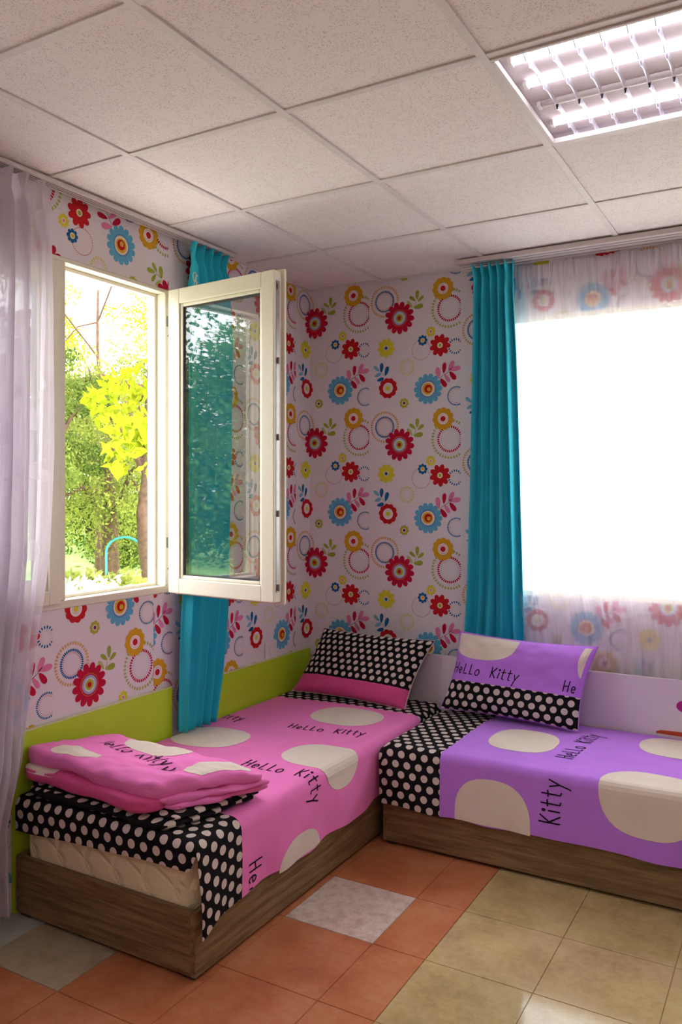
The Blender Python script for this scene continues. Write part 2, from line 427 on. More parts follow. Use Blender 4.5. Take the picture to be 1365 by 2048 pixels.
# ---- floor
mb = MB(); mb.box((WL - .14, WF - .14, -.12), (WR + .14, WB + .14, -.0035), M['grout'])
xs = [-1.19 - .333 * k for k in range(4, 0, -1)] + [-1.19, -1.011] + [-1.011 + .3335 * k for k in range(1, 10)]
ys = [2.61 - .3325 * k for k in range(13, -5, -1)]
random.seed(3)
for i in range(len(xs) - 1):
    for j in range(len(ys) - 1):
        x0, x1, y0, y1 = xs[i], xs[i + 1], ys[j], ys[j + 1]
        if y0 > WB or x0 > WR: continue
        xm, ym = (x0 + x1) / 2, (y0 + y1) / 2
        m = M['terra'] if xm < -1.011 else M['beige']
        if -1.523 < xm < -1.19 and 2.277 < ym < 2.61: m = M['stone']
        if -2.189 < xm < -1.856 and 1.6 < ym < 1.95: m = M['greytile']
        if xm < -2.189 and 1.6 < ym < 1.95: m = M['mint_tile']
        g = .0007; x0 = max(x0, WL); x1 = min(x1, WR); y0 = max(y0, WF); y1 = min(y1, WB)
        bm = bmesh.new(); bmesh.ops.create_cube(bm, size=1.0)
        tl = [random.uniform(-.0009, .0009) for _ in range(2)]
        for v in bm.verts:
            top = v.co.z > 0
            v.co = Vector(((x0 + x1) / 2 + v.co.x * (x1 - x0 - 2 * g), (y0 + y1) / 2 + v.co.y * (y1 - y0 - 2 * g), (0 if top else -.01)))
        bmesh.ops.bevel(bm, geom=[e for e in bm.edges if all(v.co.z > -.001 for v in e.verts)], offset=.0012, segments=2, affect='EDGES')
        mb.add_bm(bm, m)
struct(mb.build('floor'))

# ---- ceiling: tiles lying in a grid of tees
mb = MB(); mb.box((WL - .14, WF - .14, CZ + .03), (WR + .14, WB + .14, CZ + .12), M['plain'])
gx = [-.707 + .6 * k for k in range(-3, 5)]; gy = [1.947 + .6 * k for k in range(-6, 4)]
LAMPS = [(-.707, 1.947)]
LAMPS += [(.493, -.453), (-1.307, -.453)]  # unseen fixtures added behind the viewer to brighten the room
for i in range(-1, len(gx)):
    for j in range(-1, len(gy)):
        x0 = gx[i] if i >= 0 else WL; x1 = gx[i + 1] if i + 1 < len(gx) else WR
        y0 = gy[j] if j >= 0 else WF; y1 = gy[j + 1] if j + 1 < len(gy) else WB
        x0, x1, y0, y1 = max(x0, WL), min(x1, WR), max(y0, WF), min(y1, WB)
        if x1 - x0 < .02 or y1 - y0 < .02: continue
        if any(abs(x0 - a) < .01 and abs(y0 - b) < .01 for a, b in LAMPS): continue
        mb.box((x0 + .002, y0 + .002, CZ + .006), (x1 - .002, y1 - .002, CZ + .022), M['tile'])
ceil = struct(mb.build('ceiling'))
mb = MB()
for x in gx:
    if WL < x < WR: mb.box((x - .012, WF, CZ), (x + .012, WB, CZ + .0055), M['tee'], .0012)
for y in gy:
    if WF < y < WB - .02:
        e = [WL] + [q for q in gx if WL < q < WR] + [WR]
        for p, q in zip(e, e[1:]): mb.box((p + .0122, y - .012, CZ + .0008), (q - .0122, y + .012, CZ + .0058), M['tee'], .0012)
for a, b in (((WL, WF, CZ - .0005), (WL + .022, WB, CZ + .0055)), ((WL + .0221, WB - .022, CZ - .0005), (WR, WB, CZ + .0055))): mb.box(a, b, M['tee'])
struct(mb.build('trim_1'))

# ------------------------------------------------------------------ ceiling light
def ceiling_light(x0, y0, label):
    t = thing('ceiling_light', (x0 + .3, y0 + .3, CZ), label, 'ceiling light', None)
    x1, y1 = x0 + .6, y0 + .6; zt = CZ + .078
    f = MB(); a, b, c_, d_ = x0 + .013, x1 - .013, y0 + .013, y1 - .013; w = .011
    for p, q in (((a, c_), (b, c_ + w)), ((a, d_ - w), (b, d_)), ((a, c_ + w), (a + w, d_ - w)), ((b - w, c_ + w), (b, d_ - w))):
        f.box((*p, CZ - .004), (*q, CZ + .012), M['tee'], .002)
    f.build('frame', t)
    h = MB(); e = .002
    h.box((a + e, c_ + e, zt), (b - e, d_ - e, zt + .004), M['alu'])
    for p, q in (((a + e, c_ + e), (b - e, c_ + e + .003)), ((a + e, d_ - e - .003), (b - e, d_ - e)), ((a + e, c_ + .006), (a + e + .003, d_ - .006)), ((b - e - .003, c_ + .006), (b - e, d_ - .006))):
        h.box((*p, CZ + .0125), (*q, zt), M['alu'])
    h.build('housing', t)
    rows = [y0 + .034 + (k + .5) * (.532 / 4) for k in range(4)]
    for k, y in enumerate(rows):
        g = MB(); off = k == 2
        g.tube([(a + .034, y, CZ + .030), (b - .034, y, CZ + .030)], .013, M['tube_off'] if off else M['tube'], 14); g_o = g.build('tube', t, True)
        if off: g_o['label'] = 'unlit tube'
        for xx in (a + .020, b - .033):
            s_ = MB(); s_.box((xx, y - .014, CZ + .016), (xx + .013, y + .014, CZ + .074), M['socket'], .003); s_.build('tube_holder', t)
    for k in range(5):                                   # low mirror ridges between the tubes, on the back plate
        y = y0 + .034 + k * (.532 / 4); r = MB(); hw = .034 if 0 < k < 4 else .016
        pts = [(y - hw, CZ + .077), (y - hw * .45, CZ + .060), (y, CZ + .050), (y + hw * .45, CZ + .060), (y + hw, CZ + .077)]
        pts = [(min(max(p, c_ + .006), d_ - .006), q) for p, q in pts]
        r.quads([[(xx, p, q) for p, q in pts] for xx in (a + .012, b - .012)], M['alu']); r.build('reflector', t)
    ends = [c_ + .006] + rows + [d_ - .006]
    for k in range(8):                                  # V-shaped cross blades hanging between the tubes
        xx = x0 + .085 + k * .0625; r = MB()
        for j in range(5):
            ya, yb_ = ends[j] + (.016 if j else 0), ends[j + 1] - (.016 if j < 4 else 0)
            n = 8; grid = []
            for i in range(n + 1):
                s_ = i / n; yy = ya + (yb_ - ya) * s_; dip = .010 * (1 - (2 * s_ - 1) ** 2)
                grid.append([(xx - .009, yy, CZ + .050), (xx - .0015, yy, CZ + .008 + dip), (xx + .0015, yy, CZ + .008 + dip), (xx + .009, yy, CZ + .050)])
            r.quads(grid, M['blade'])
        r.build('cross_blade', t)
    return t
ceiling_light(*LAMPS[0], 'square recessed louvre light with lit tubes in the tiled ceiling')
ceiling_light(*LAMPS[1], 'second louvre light, unseen and added for fill, behind the viewer by the right wall')
ceiling_light(*LAMPS[2], 'third louvre light, unseen and added for fill, behind the viewer by the left wall')

# ------------------------------------------------------------------ window in the left wall: frame, closed sashes, one sash swung open
def sash(mb_, pane, put, w, z0, z1, lip=True):
    """put(s, d, z): s along the sash from its hinge, d through its depth (0 = room face). profile 7 cm, 6 cm deep"""
    def bar(s0, s1, d0, d1, za, zb, m=M['pvc'], bev=.004):
        a, b = put(s0, d0, za), put(s1, d1, zb); bx = MB(); bx.box((s0, d0, za), (s1, d1, zb), m, bev)
        base = len(mb_.v); mb_.v += [tuple(put(*q)) for q in bx.v]
        for f_ in bx.f: mb_.f.append(tuple(base + i for i in f_)); mb_.mi.append(mb_.slot(m))
    P = .062
    for s0, s1, za, zb in ((.012, .012 + P, z0 + .012, z1 - .012), (w - .012 - P, w - .012, z0 + .012, z1 - .012), (.012 + P, w - .012 - P, z0 + .012, z0 + .012 + P), (.012 + P, w - .012 - P, z1 - .012 - P, z1 - .012)):
        bar(s0, s1, .014, .064, za, zb)
    L = .02                                                # overlapping lip on the room side
    for s0, s1, za, zb in ((0, L + .03, z0, z1), (w - L - .03, w, z0, z1), (L + .03, w - L - .03, z0, z0 + L + .03), (L + .03, w - L - .03, z1 - L - .03, z1)):
        bar(s0, s1, 0, .0138, za, zb)
    Q = .012 + P                                          # sloping glazing bead towards the glass
    for s0, s1, za, zb in ((Q, Q + .014, z0 + Q, z1 - Q), (w - Q - .014, w - Q, z0 + Q, z1 - Q), (Q + .014, w - Q - .014, z0 + Q, z0 + Q + .014), (Q + .014, w - Q - .014, z1 - Q - .014, z1 - Q)):
        bar(s0, s1, .020, .056, za, zb, M['pvc'], .005)
    for s0, s1, za, zb in ((Q + .014, Q + .017, z0 + Q + .014, z1 - Q - .014), (w - Q - .017, w - Q - .014, z0 + Q + .014, z1 - Q - .014), (Q + .017, w - Q - .017, z0 + Q + .014, z0 + Q + .017), (Q + .017, w - Q - .017, z1 - Q - .017, z1 - Q - .014)):
        bar(s0, s1, .024, .052, za, zb, M['pvc_dark'], 0)
    bx = MB(); bx.box((Q + .0135, .030, z0 + Q + .0135), (w - Q - .0135, .046, z1 - Q - .0135), M['glass'])
    pane.v += [tuple(put(*q)) for q in bx.v]
    for f_ in bx.f: pane.f.append(f_); pane.mi.append(pane.slot(M['glass']))

win = bpy.data.objects.new('window_1', None); COL.objects.link(win); win.location = (WL, 1.5, 1.0); win['kind'] = 'structure'
mb = MB(); D0, D1 = WL + .001, WL - .068
y0, y1, z0, z1 = W1
FW = .045
mb.box((D0, y0, z0), (D1, y1, z0 + .030), M['pvc'], .004); mb.box((D0, y0, z1 - .016), (D1, y1, z1), M['pvc'], .004)
posts = [(y0, y0 + FW), (.845, .905), (1.435, 1.495), (2.022, 2.070), (y1 - .046, y1)]
for a, b in posts: mb.box((D0 + .0005, a, z0 + .030), (D1, b, z1 - .016), M['pvc'], .004)
# outer rebate of the frame
for a, b in zip(posts, posts[1:]):
    ya, yb_ = a[1], b[0]
    for p, q, za, zb in ((ya, ya + .014, z0 + .030, z1 - .016), (yb_ - .014, yb_, z0 + .030, z1 - .016), (ya + .014, yb_ - .014, z0 + .030, z0 + .042), (ya + .014, yb_ - .014, z1 - .030, z1 - .016)):
        mb.box((WL - .045, p, za), (D1, q, zb), M['pvc'], .002)
# sill board inside
mb.build('frame', win)
mb = MB(); mb.box((WL - .069, y0, z0 - .02), (WL - .20, y1, z0 + .01), M['pvc'], .004); mb.build('sill', win)
for k in range(3):
    a, b = posts[k][1] - .014, posts[k + 1][0] + .014
    s_ = MB(); g = MB(); sash(s_, g, lambda s, d, z, a=a: Vector((WL + .016 - d * .9, a + s, z)), b - a, z0 + .022, z1 - .022)
    o = s_.build('sash', win); p_ = g.build('pane', o)
# the open sash, hinged at the right of the opening and swung square into the room
HX, HY = WL + .022, 2.652; ang = radians(-4.9)
dirv = Vector((cos(ang), sin(ang), 0)); nrm = Vector((sin(ang), -cos(ang), 0))     # nrm: outside face, turned to the camera
putO = lambda s, d, z: Vector((HX, HY, 0)) + dirv * s + nrm * d + Vector((0, 0, z))
s_ = MB(); g = MB(); SWd = .590; sz0, sz1 = .992, 2.274
sash(s_, g, putO, SWd, sz0, sz1)
osash = s_.build('sash', win); osash['label'] = 'open sash swung into the room'
g.build('pane', osash)
h = MB()
for s0, s1, d0, d1, za, zb in ((SWd - .0125, SWd - .0105, .030, .050, sz0 + .05, sz1 - .05),):
    bx = MB(); bx.box((s0, d0, za), (s1, d1, zb), M['steel']); b_ = len(h.v); h.v += [tuple(putO(*q)) for q in bx.v]
    for f_ in bx.f: h.f.append(tuple(b_ + i for i in f_)); h.mi.append(h.slot(M['steel']))
for zc in (1.06, 1.34, 1.63, 1.92, 2.2):
    p = putO(SWd - .008, .040, zc); h.tube([p + Vector((0, 0, -.012)), p + Vector((0, 0, .012))], .0055, M['steel'], 8)
h.build('lock_strip', osash, True)
for zc in (2.14, 1.21):
    h = MB(); h.tube([(WL + .008, 2.632, zc - .03), (WL + .008, 2.632, zc + .03)], .007, M['steel'], 10); h.box((WL + .0015, 2.606, zc - .022), (WL + .004, 2.628, zc + .022), M['steel']); h.build('hinge', win, True)
h = MB()
for zc in (2.08, 1.10): h.tube([(WL + .0005, 2.618, zc), (WL + .003, 2.618, zc)], .005, M['pvc_dark'], 10)
h.build('screw_cap', win)

# ------------------------------------------------------------------ window behind the net curtain
win2 = bpy.data.objects.new('window_2', None); COL.objects.link(win2); win2.location = (-.29, WB, .94); win2['kind'] = 'structure'
mb = MB(); x0, x1, z0, z1 = W2; Y0, Y1 = WB + .012, WB + .072
mb.box((x0, Y0, z0), (x1, Y1, z0 + .022), M['pvc'], .004); mb.box((x0, Y0, z1 - .022), (x1, Y1, z1), M['pvc'], .004)
for a, b in ((x0, x0 + .05), (-.36, -.31), (.13, .18), (x1 - .05, x1)): mb.box((a, Y0, z0 + .022), (b, Y1, z1 - .022), M['pvc'], .004)
mb.build('frame', win2)
for a, b in ((x0 + .05, -.36), (-.31, .13), (.18, x1 - .05)):
    g = MB(); g.box((a, WB + .04, z0 + .022), (b, WB + .05, z1 - .022), M['glass']); g.build('pane', win2)

# ------------------------------------------------------------------ curtain tracks
t = thing('curtain_track', (WL + .04, 1.0, CZ), 'white grooved curtain track on the ceiling along the left window wall', 'curtain track', 'ceiling curtain tracks')
mb = MB(); mb.box((WL + .022, WF + .1, CZ - .016), (WL + .078, 2.99, CZ - .001), M['track'], .002); mb.build('rail', t)
mb = MB()
for x in (WL + .036, WL + .049, WL + .062): mb.box((x, WF + .12, CZ - .0166), (x + .003, 2.985, CZ - .0158), M['groove'])
mb.build('groove', t)
t = thing('curtain_track', (-.3, WB - .09, CZ), 'white curtain track on the ceiling in front of the back wall window', 'curtain track', 'ceiling curtain tracks')
mb = MB(); mb.box((-1.43, 3.572, CZ - .022), (WR - .05, 3.72, CZ - .001), M['track'], .002); mb.build('rail', t)
mb = MB()
for y in (3.60, 3.635, 3.68): mb.box((-1.42, y, CZ - .0226), (WR - .06, y + .004, CZ - .0218), M['groove'])
mb.build('groove', t)

# ------------------------------------------------------------------ curtains: a pleated sheet from a path function
def curtain(mb_, m, n_s, zs, fn):
    """fn(s, z) -> point"""
    grid = [[fn(i / n_s, z) for i in range(n_s + 1)] for z in zs]
    wid = 2.6; uvg = [[(i / n_s * wid, z) for i in range(n_s + 1)] for z in zs]
    mb_.quads(grid, m, uvg)
def zlist(a, b, n): return [a + (b - a) * i / n for i in range(n + 1)]
def tab(t, z):
    t = sorted(t)
    if z <= t[0][0]: return t[0][1]
    for (za, va), (zb, vb) in zip(t, t[1:]):
        if z <= zb: return va + (vb - va) * (z - za) / (zb - za)
    return t[-1][1]
def pleat(s, n, z, zt, head=.085):
    """wave of the folds: pinched and tight at the heading, loose below"""
    k = sm(zt - head - .10, zt - head + .02, z)
    ph = 2 * pi * n * s
    low = sin(ph + .5 * sin(2.3 * (zt - z) + 9 * s)) + .35 * sin(2.1 * ph + 1.7 + 1.3 * z)
    hi = math.copysign(abs(sin(ph)) ** .55, sin(ph)) * .95 + .45 * sin(2 * ph + .6)
    return low * (1 - k) + hi * k

# turquoise curtain beside the open sash
def fL(s, z):
    yl = tab([(.41, 2.627), (.95, 2.645), (1.5, 2.675), (2.1, 2.695), (2.49, 2.69)], z); yr = tab([(.41, 2.83), (.6, 2.875), (.91, 2.925), (1.5, 2.96), (2.1, 2.962), (2.38, 2.94), (2.49, 2.94)], z)
    a = .030 * (1 - .55 * sm(2.38, 2.42, z) * (1 - sm(2.42, 2.49, z)))
    y = yl + (yr - yl) * (s + .035 * sin(2 * pi * 4.5 * s + 1.2) * (1 if .02 < s < .98 else 0))
    x = WL + .056 + a * pleat(s, 4.5, z, 2.49) - .006 * nz(s * 5, z * 2)
    return (max(x, WL + .006), y, z + (.012 * sin(2 * pi * 4.5 * s + 1) * sm(2.44, 2.49, z)))
t = thing('blue_curtain', (WL + .05, 2.8, .415), 'narrow turquoise curtain on the left wall behind the open window sash', 'curtain', 'turquoise curtains')
mb = MB(); curtain(mb, M['turq'], 90, zlist(.415, 2.477, 90), fL); o = mb.build('drape', t, True)
md = o.modifiers.new('thickness', 'SOLIDIFY'); md.thickness = .0016
mb = MB()
for k, (dy, dz, R) in enumerate(((-.012, .018, .016), (.010, .012, .014), (-.004, -.012, .013))):
    pts = [(WL + .086, 2.695 + dy * .6 + R * .7 * cos(a), 2.315 + dz + R * 1.3 * sin(a)) for a in [i * 2 * pi / 14 for i in range(15)]]
    mb.tube(pts, .0016, M['cord'], 6)
for dy, L in ((-.018, .085), (.004, .07), (.012, .055)): mb.tube([(WL + .086, 2.697, 2.315), (WL + .088, 2.697 + dy * .5, 2.315 - L * .5), (WL + .086, 2.697 + dy, 2.315 - L)], .0016, M['cord'], 6)
mb.build('tie_cord', t, True)

# turquoise curtain beside the back window
def fR(s, z):
    xl = tab([(.5, -1.455), (.77, -1.432), (1.0, -1.412), (1.4, -1.388), (2.1, -1.362), (2.40, -1.352), (2.485, -1.36)], z); xr = tab([(.5, -1.135), (.77, -1.141), (1.4, -1.150), (2.05, -1.158), (2.4, -1.168), (2.485, -1.168)], z)
    y = tab([(.5, 3.693), (.66, 3.692), (1.3, 3.655), (2.485, 3.612)], z)
    a = .030 * (1 - .5 * sm(2.37, 2.40, z) * (1 - sm(2.40, 2.47, z)))
    x = xl + (xr - xl) * (s + .03 * sin(2 * pi * 5 * s + .4) * (1 if .02 < s < .98 else 0))
    return (x, y - a * pleat(s, 5, z, 2.48) * (1 if z > .75 else .6), z + .01 * sin(2 * pi * 5 * s + 2) * sm(2.44, 2.48, z))
t = thing('blue_curtain', (-1.28, 3.65, .5), 'turquoise curtain beside the bright back window, behind the purple pillow', 'curtain', 'turquoise curtains')
mb = MB(); curtain(mb, M['turq'], 100, zlist(.5, 2.474, 90), fR); o = mb.build('drape', t, True)
md = o.modifiers.new('thickness', 'SOLIDIFY'); md.thickness = .0016

# net curtain over the back window
def fN(s, z):
    x = -1.185 + .05 * sm(1.15, .7, z) + s * 1.95; n = 26
    w = sin(2 * pi * n * s + 1.1 * sin(17 * s) + .4 * sin(3 * z)) + .5 * sin(2 * pi * n * 1.7 * s + 2 + z)
    k = sm(2.30, 2.44, z)
    w2 = sin(2 * pi * n * 3.1 * s) + .6 * sin(2 * pi * n * 5.3 * s + 1)
    y = 3.703 + .011 * ((1 - k) * w + k * w2 * .8)
    y = min(y, 3.732)
    return (x + .010 * cos(2 * pi * n * s + 2) * (1 - k), y, z - .012 * abs(sin(2 * pi * 4.2 * s)) * sm(2.43, 2.478, z))
t = thing('sheer_curtain', (-.2, 3.70, .45), 'white net curtain covering the bright back window above the purple bed', 'sheer curtain', 'white sheer curtains')
mb = MB(); curtain(mb, M['sheer_back'], 520, zlist(.45, 2.478, 36), fN); mb.build('net', t, True)
mb = MB()
def fNh(s, z):
    p = fN(s, z); return (p[0], p[1] - .0035, p[2])
curtain(mb, M['sheer_back'], 520, zlist(2.40, 2.47, 6), fNh); mb.build('heading_tape', t, True)

# voile at the left window, pushed to the left and falling past the foot of the bed
EY = [(.05, 1.775), (.33, 1.762), (.40, 1.78), (.53, 1.814), (.676, 1.836), (.886, 1.878), (1.052, 1.909), (1.222, 1.932), (1.568, 1.950), (2.09, 1.956), (2.349, 1.952), (2.49, 1.947)]
def fS(s, z):
    e = tab(EY, z); y0_ = .98 + .05 * sin(3 * z); n = 15
    w = sin(2 * pi * n * s + .6 * sin(2.2 * z + 5 * s)) + .45 * sin(2 * pi * n * 1.63 * s + 1.2 * z + 2)
    k = sm(2.36, 2.42, z) * (1 - sm(2.42, 2.49, z))
    amp = .026 * (1 - .7 * k) * (.75 + .5 * sm(2.2, 1.0, z))
    q = s + .017 * sin(2 * pi * n * s + 1.3) * (1 - s) ** .3
    x = WL + .064 + amp * w + .035 * sm(1.0, .45, z)
    x = max(x, WL + .021)
    return (x, y0_ + (e - y0_) * q, z + .010 * sin(2 * pi * n * s + .7) * sm(2.45, 2.49, z))
t = thing('sheer_curtain', (WL + .06, 1.5, .06), 'white dotted voile curtain drawn to the left of the open window', 'sheer curtain', 'white sheer curtains')
mb = MB(); curtain(mb, M['sheer'], 330, zlist(.06, 2.479, 90), fS); mb.build('voile', t, True)
def fS2(s, z):
    p = fS(s * .985, z); e = tab(EY, z)
    return (max(p[0] + .012 + .006 * sin(40 * s + z), WL + .025), .98 + (p[1] - .98) * (e - .082 - .98) / (e - .98), p[2])
mb = MB(); curtain(mb, M['sheer_dense'], 300, zlist(.06, 2.476, 80), fS2); mb.build('voile', t, True)

# ------------------------------------------------------------------ boards along the walls behind the beds
def board(name, a, b, m, label, top_axis='z'):
    t_ = thing(name, (a[0], a[1], a[2]), label, 'headboard', None)
    mb_ = MB(); mb_.box(a, (b[0], b[1], b[2] - .004), m, .0008); mb_.build('panel', t_)
    mb_ = MB(); mb_.box((a[0], a[1], b[2] - .0038), b, M['edge'] if m is M['lime'] else M['whiteboard'], .0008); mb_.build('edge_band', t_)
    return t_
board('headboard', (WL + .002, 1.838, .0), (WL + .020, 2.622, .606), M['lime'], 'lime green wall board beside the foot of the pink bed, behind the folded duvet')
board('headboard', (WL + .002, 2.892, .0), (WL + .020, 3.72, .592), M['lime'], 'lime green wall board in the corner beside the black dotted pillow')
t = board('headboard', (-1.98, 3.650, .0), (.62, 3.668, .636), M['whiteboard'], 'long white board behind both pillows along the back wall')
mb = MB(); c_ = (-.437, .530)
mb.face([(c_[0] + .040 * cos(a), 3.6492, c_[1] + .026 * 1.0 * sin(a) * 1.0) for a in [2 * pi * i / 32 for i in range(32)]][::-1], M['magenta'])
o = mb.build('printed_dot', t); o['label'] = 'magenta printed dot'
mb = MB(); pts = [(-.556, .405), (-.556, .414), (-.535, .421), (-.40, .424), (-.20, .421), (-.1, .40)]
mb.face([(x, 3.6492, z) for x, z in pts], M['orange_print']); o = mb.build('printed_strip', t); o['label'] = 'orange red printed strip'

# ------------------------------------------------------------------ writing and prints on cloth
def arc(cx, cy, rx, ry, a0, a1, n=14): return [(cx + rx * cos(radians(a0 + (a1 - a0) * i / n)), cy + ry * sin(radians(a0 + (a1 - a0) * i / n))) for i in range(n + 1)]
GL = {'H': (.72, [[(.08, 0), (.10, 1.0)], [(.52, .02), (.56, .98)], [(.06, .46), (.58, .54)]]),
      'e': (.60, [[(.10, .28), (.45, .33)] + arc(.27, .30, .19, .27, 8, 320)]),
      'L': (.62, [[(.12, .95), (.10, .04), (.48, .06)]]),
      'o': (.66, [arc(.30, .27, .23, .26, 90, 450, 20)]),
      'K': (.66, [[(.10, 1.0), (.08, 0)], [(.55, .96), (.10, .46)], [(.14, .50), (.56, .0)]]),
      'i': (.30, [[(.13, .58), (.12, .03)], arc(.14, .80, .055, .06, 0, 360, 10)]),
      't': (.56, [[(.22, .95), (.20, .06), (.40, .02)], [(.02, .62), (.46, .66)]]),
      'y': (.60, [[(.06, .60), (.24, .14)], [(.52, .64), (.24, .10), (.08, -.38), (.0, -.40)]]),
      ' ': (.85, [])}
def write(txt, h, wf=.72):
    x = 0.0; out = []
    for ch in txt:
        w, st = GL[ch]
        for s in st: out.append([((x + p[0]) * h * wf, p[1] * h) for p in s])
        x += w + .06
    return out, x * h * wf
def emit(mb_, poly, m, S, cell=.014, lift=.0011):
    """lay a flat outline on a curved cloth: cut it into small cells and map every cell"""
    x0 = min(p[0] for p in poly); x1 = max(p[0] for p in poly); y0 = min(p[1] for p in poly); y1 = max(p[1] for p in poly)
    for i in range(int(math.floor(x0 / cell)), int(math.floor(x1 / cell)) + 1):
        col = clip(clip(poly, 0, i * cell, False), 0, (i + 1) * cell, True)
        if len(col) < 3: continue
        for j in range(int(math.floor(y0 / cell)), int(math.floor(y1 / cell)) + 1):
            q = clip(clip(col, 1, j * cell, False), 1, (j + 1) * cell, True)
            if len(q) < 3: continue
            ar = sum(q[k][0] * q[(k + 1) % len(q)][1] - q[(k + 1) % len(q)][0] * q[k][1] for k in range(len(q)))
            if abs(ar) < 2e-8: continue
            mb_.face([S(u, v, lift) for u, v in q], m, [p for p in q])
def write_on(mb_, S, txt, h, u0, v0, rot, wd=.0052, dom=None, lift=.0018, wf=.72):
    st, w = write(txt, h, wf); c, s = cos(rot), sin(rot)
    for pl in st:
        P = [(u0 + x * c - y * s, v0 + x * s + y * c) for x, y in pl]
        Q = [P[0]]
        for a, b in zip(P, P[1:]):
            n = max(1, int(math.dist(a, b) / .009)); Q += [(a[0] + (b[0] - a[0]) * k / n, a[1] + (b[1] - a[1]) * k / n) for k in range(1, n + 1)]
        if dom: Q = [q for q in Q if dom(*q)]
        if len(Q) < 2: continue
        prev = None
        for k in range(len(Q)):
            a = Q[max(k - 1, 0)]; b = Q[min(k + 1, len(Q) - 1)]; d = math.dist(a, b) or 1; nx, ny = -(b[1] - a[1]) / d * wd / 2, (b[0] - a[0]) / d * wd / 2
            cur = (S(Q[k][0] + nx, Q[k][1] + ny, lift), S(Q[k][0] - nx, Q[k][1] - ny, lift))
            if prev and math.dist(Q[k], Q[k - 1]) < .03: mb_.face([prev[0], prev[1], cur[1], cur[0]], M['ink'], [(0, 0)] * 4)
            prev = cur
def oval(cx, cy, a, b, rot=0.0, n=40, sq=2.5):
    out = []
    for i in range(n):
        t_ = 2 * pi * i / n; x = a * math.copysign(abs(cos(t_)) ** (2 / sq), cos(t_)); y = b * math.copysign(abs(sin(t_)) ** (2 / sq), sin(t_))
        out.append((cx + x * cos(rot) - y * sin(rot), cy + x * sin(rot) + y * cos(rot)))
    return out
def lifted(P):
    """surface function with a lift along its normal"""
    def S(u, v, lift=0.0):
        p = Vector(P(u, v))
        if lift:
            e = .002; a = Vector(P(u + e, v)) - Vector(P(u - e, v)); b = Vector(P(u, v + e)) - Vector(P(u, v - e)); n = a.cross(b)
            if n.length > 0: p = p + n.normalized() * lift
        return p
    return S

# ------------------------------------------------------------------ beds
def bed(loc, label, x0, x1, y0, y1, zt, long_axis, feet):
    t_ = thing('bed', loc, label, 'bed', None); T = .018; zb = .014
    wy, wx = M['wood_y'], M['wood_x']
    for nm, a, b, m in (('side_panel', (x1 - T, y0, zb), (x1, y1, zt), wy), ('side_panel', (x0, y0, zb), (x0 + T, y1, zt), wy),
                        ('end_panel', (x0 + T, y0 + .0005, zb), (x1 - T, y0 + T, zt), wx), ('end_panel', (x0 + T, y1 - T, zb), (x1 - T, y1, zt), wx)):
        q = MB(); q.box(a, b, m, .001); q.build(nm, t_)
    q = MB(); q.box((x0 + T, y0 + T, zt - .06), (x1 - T, y1 - T, zt - .042), wx); q.build('slat_base', t_)
    for fx, fy in feet:
        q = MB(); q.box((fx - .02, fy - .02, 0), (fx + .02, fy + .02, zb), M['pvc_dark'], .002); q.build('foot', t_)
    return t_
bed((-1.93, 2.73, 0), 'oak laminate box bed with the pink bedspread, along the left wall', -2.31, -1.538, 1.835, 3.64, .203, 1,
    [(-2.28, 1.865), (-1.57, 1.865), (-2.28, 3.6), (-1.57, 3.6)])
bed((-.5, 3.28, 0), 'oak laminate box bed with the purple bedspread, under the back window', -1.496, .42, 2.955, 3.64, .203, 0,
    [(-1.465, 2.985), (.39, 2.985), (-1.465, 3.6), (.39, 3.6)])

def mattress(label, x0, x1, y0, y1, z0, z1):
    q = MB(); R = .035; n = 60; rows = []
    prof = [(0.012, z0)] + [(-.004 * sin(pi * k / 8), z0 + .012 + (z1 - R - z0 - .012) * k / 8) for k in range(9)] + [(R - R * cos(a), z1 - R + R * sin(a)) for a in [pi / 2 * k / 6 for k in range(1, 7)]]
    def ringpts(ins):
        r = max(.004, .05 - ins); p = []
        cx = [(x1 - ins - r, y0 + ins + r, -90), (x1 - ins - r, y1 - ins - r, 0), (x0 + ins + r, y1 - ins - r, 90), (x0 + ins + r, y0 + ins + r, 180)]
        for (a, b, s0), (a2, b2, s1) in zip(cx, cx[1:] + cx[:1]):
            p += [(a + r * cos(radians(s0 + 90 * k / 8)), b + r * sin(radians(s0 + 90 * k / 8))) for k in range(9)]
            e0 = p[-1]; e1 = (a2 + r * cos(radians(s1)), b2 + r * sin(radians(s1)))
            p += [(e0[0] + (e1[0] - e0[0]) * k / 20, e0[1] + (e1[1] - e0[1]) * k / 20) for k in range(1, 20)]
        return p + p[:1]
    base = ringpts(0); L = [0.0]
    for a, b in zip(base, base[1:]): L.append(L[-1] + math.dist(a, b))
    grid = [[(x, y, z) for x, y in ringpts(ins)] for ins, z in prof]
    uvg = [[(l, z) for l in L] for ins, z in prof]
    q.quads(grid, M['mattress'], uvg)
    q.face([p for p in grid[-1][:-1]], M['mattress'], [(p[0], p[1]) for p in grid[-1][:-1]]); q.face([p for p in grid[0][:-1]][::-1], M['mattress'], [(p[0], p[1]) for p in grid[0][:-1]])
    return tag(q.build('mattress', None, True), label, 'mattress')
mattress('cream quilted mattress showing at the foot of the pink bed', -2.292, -1.556, 1.853, 3.622, .162, .388)
mattress('mattress under the purple bedspread', -1.478, .402, 2.973, 3.622, .162, .388)

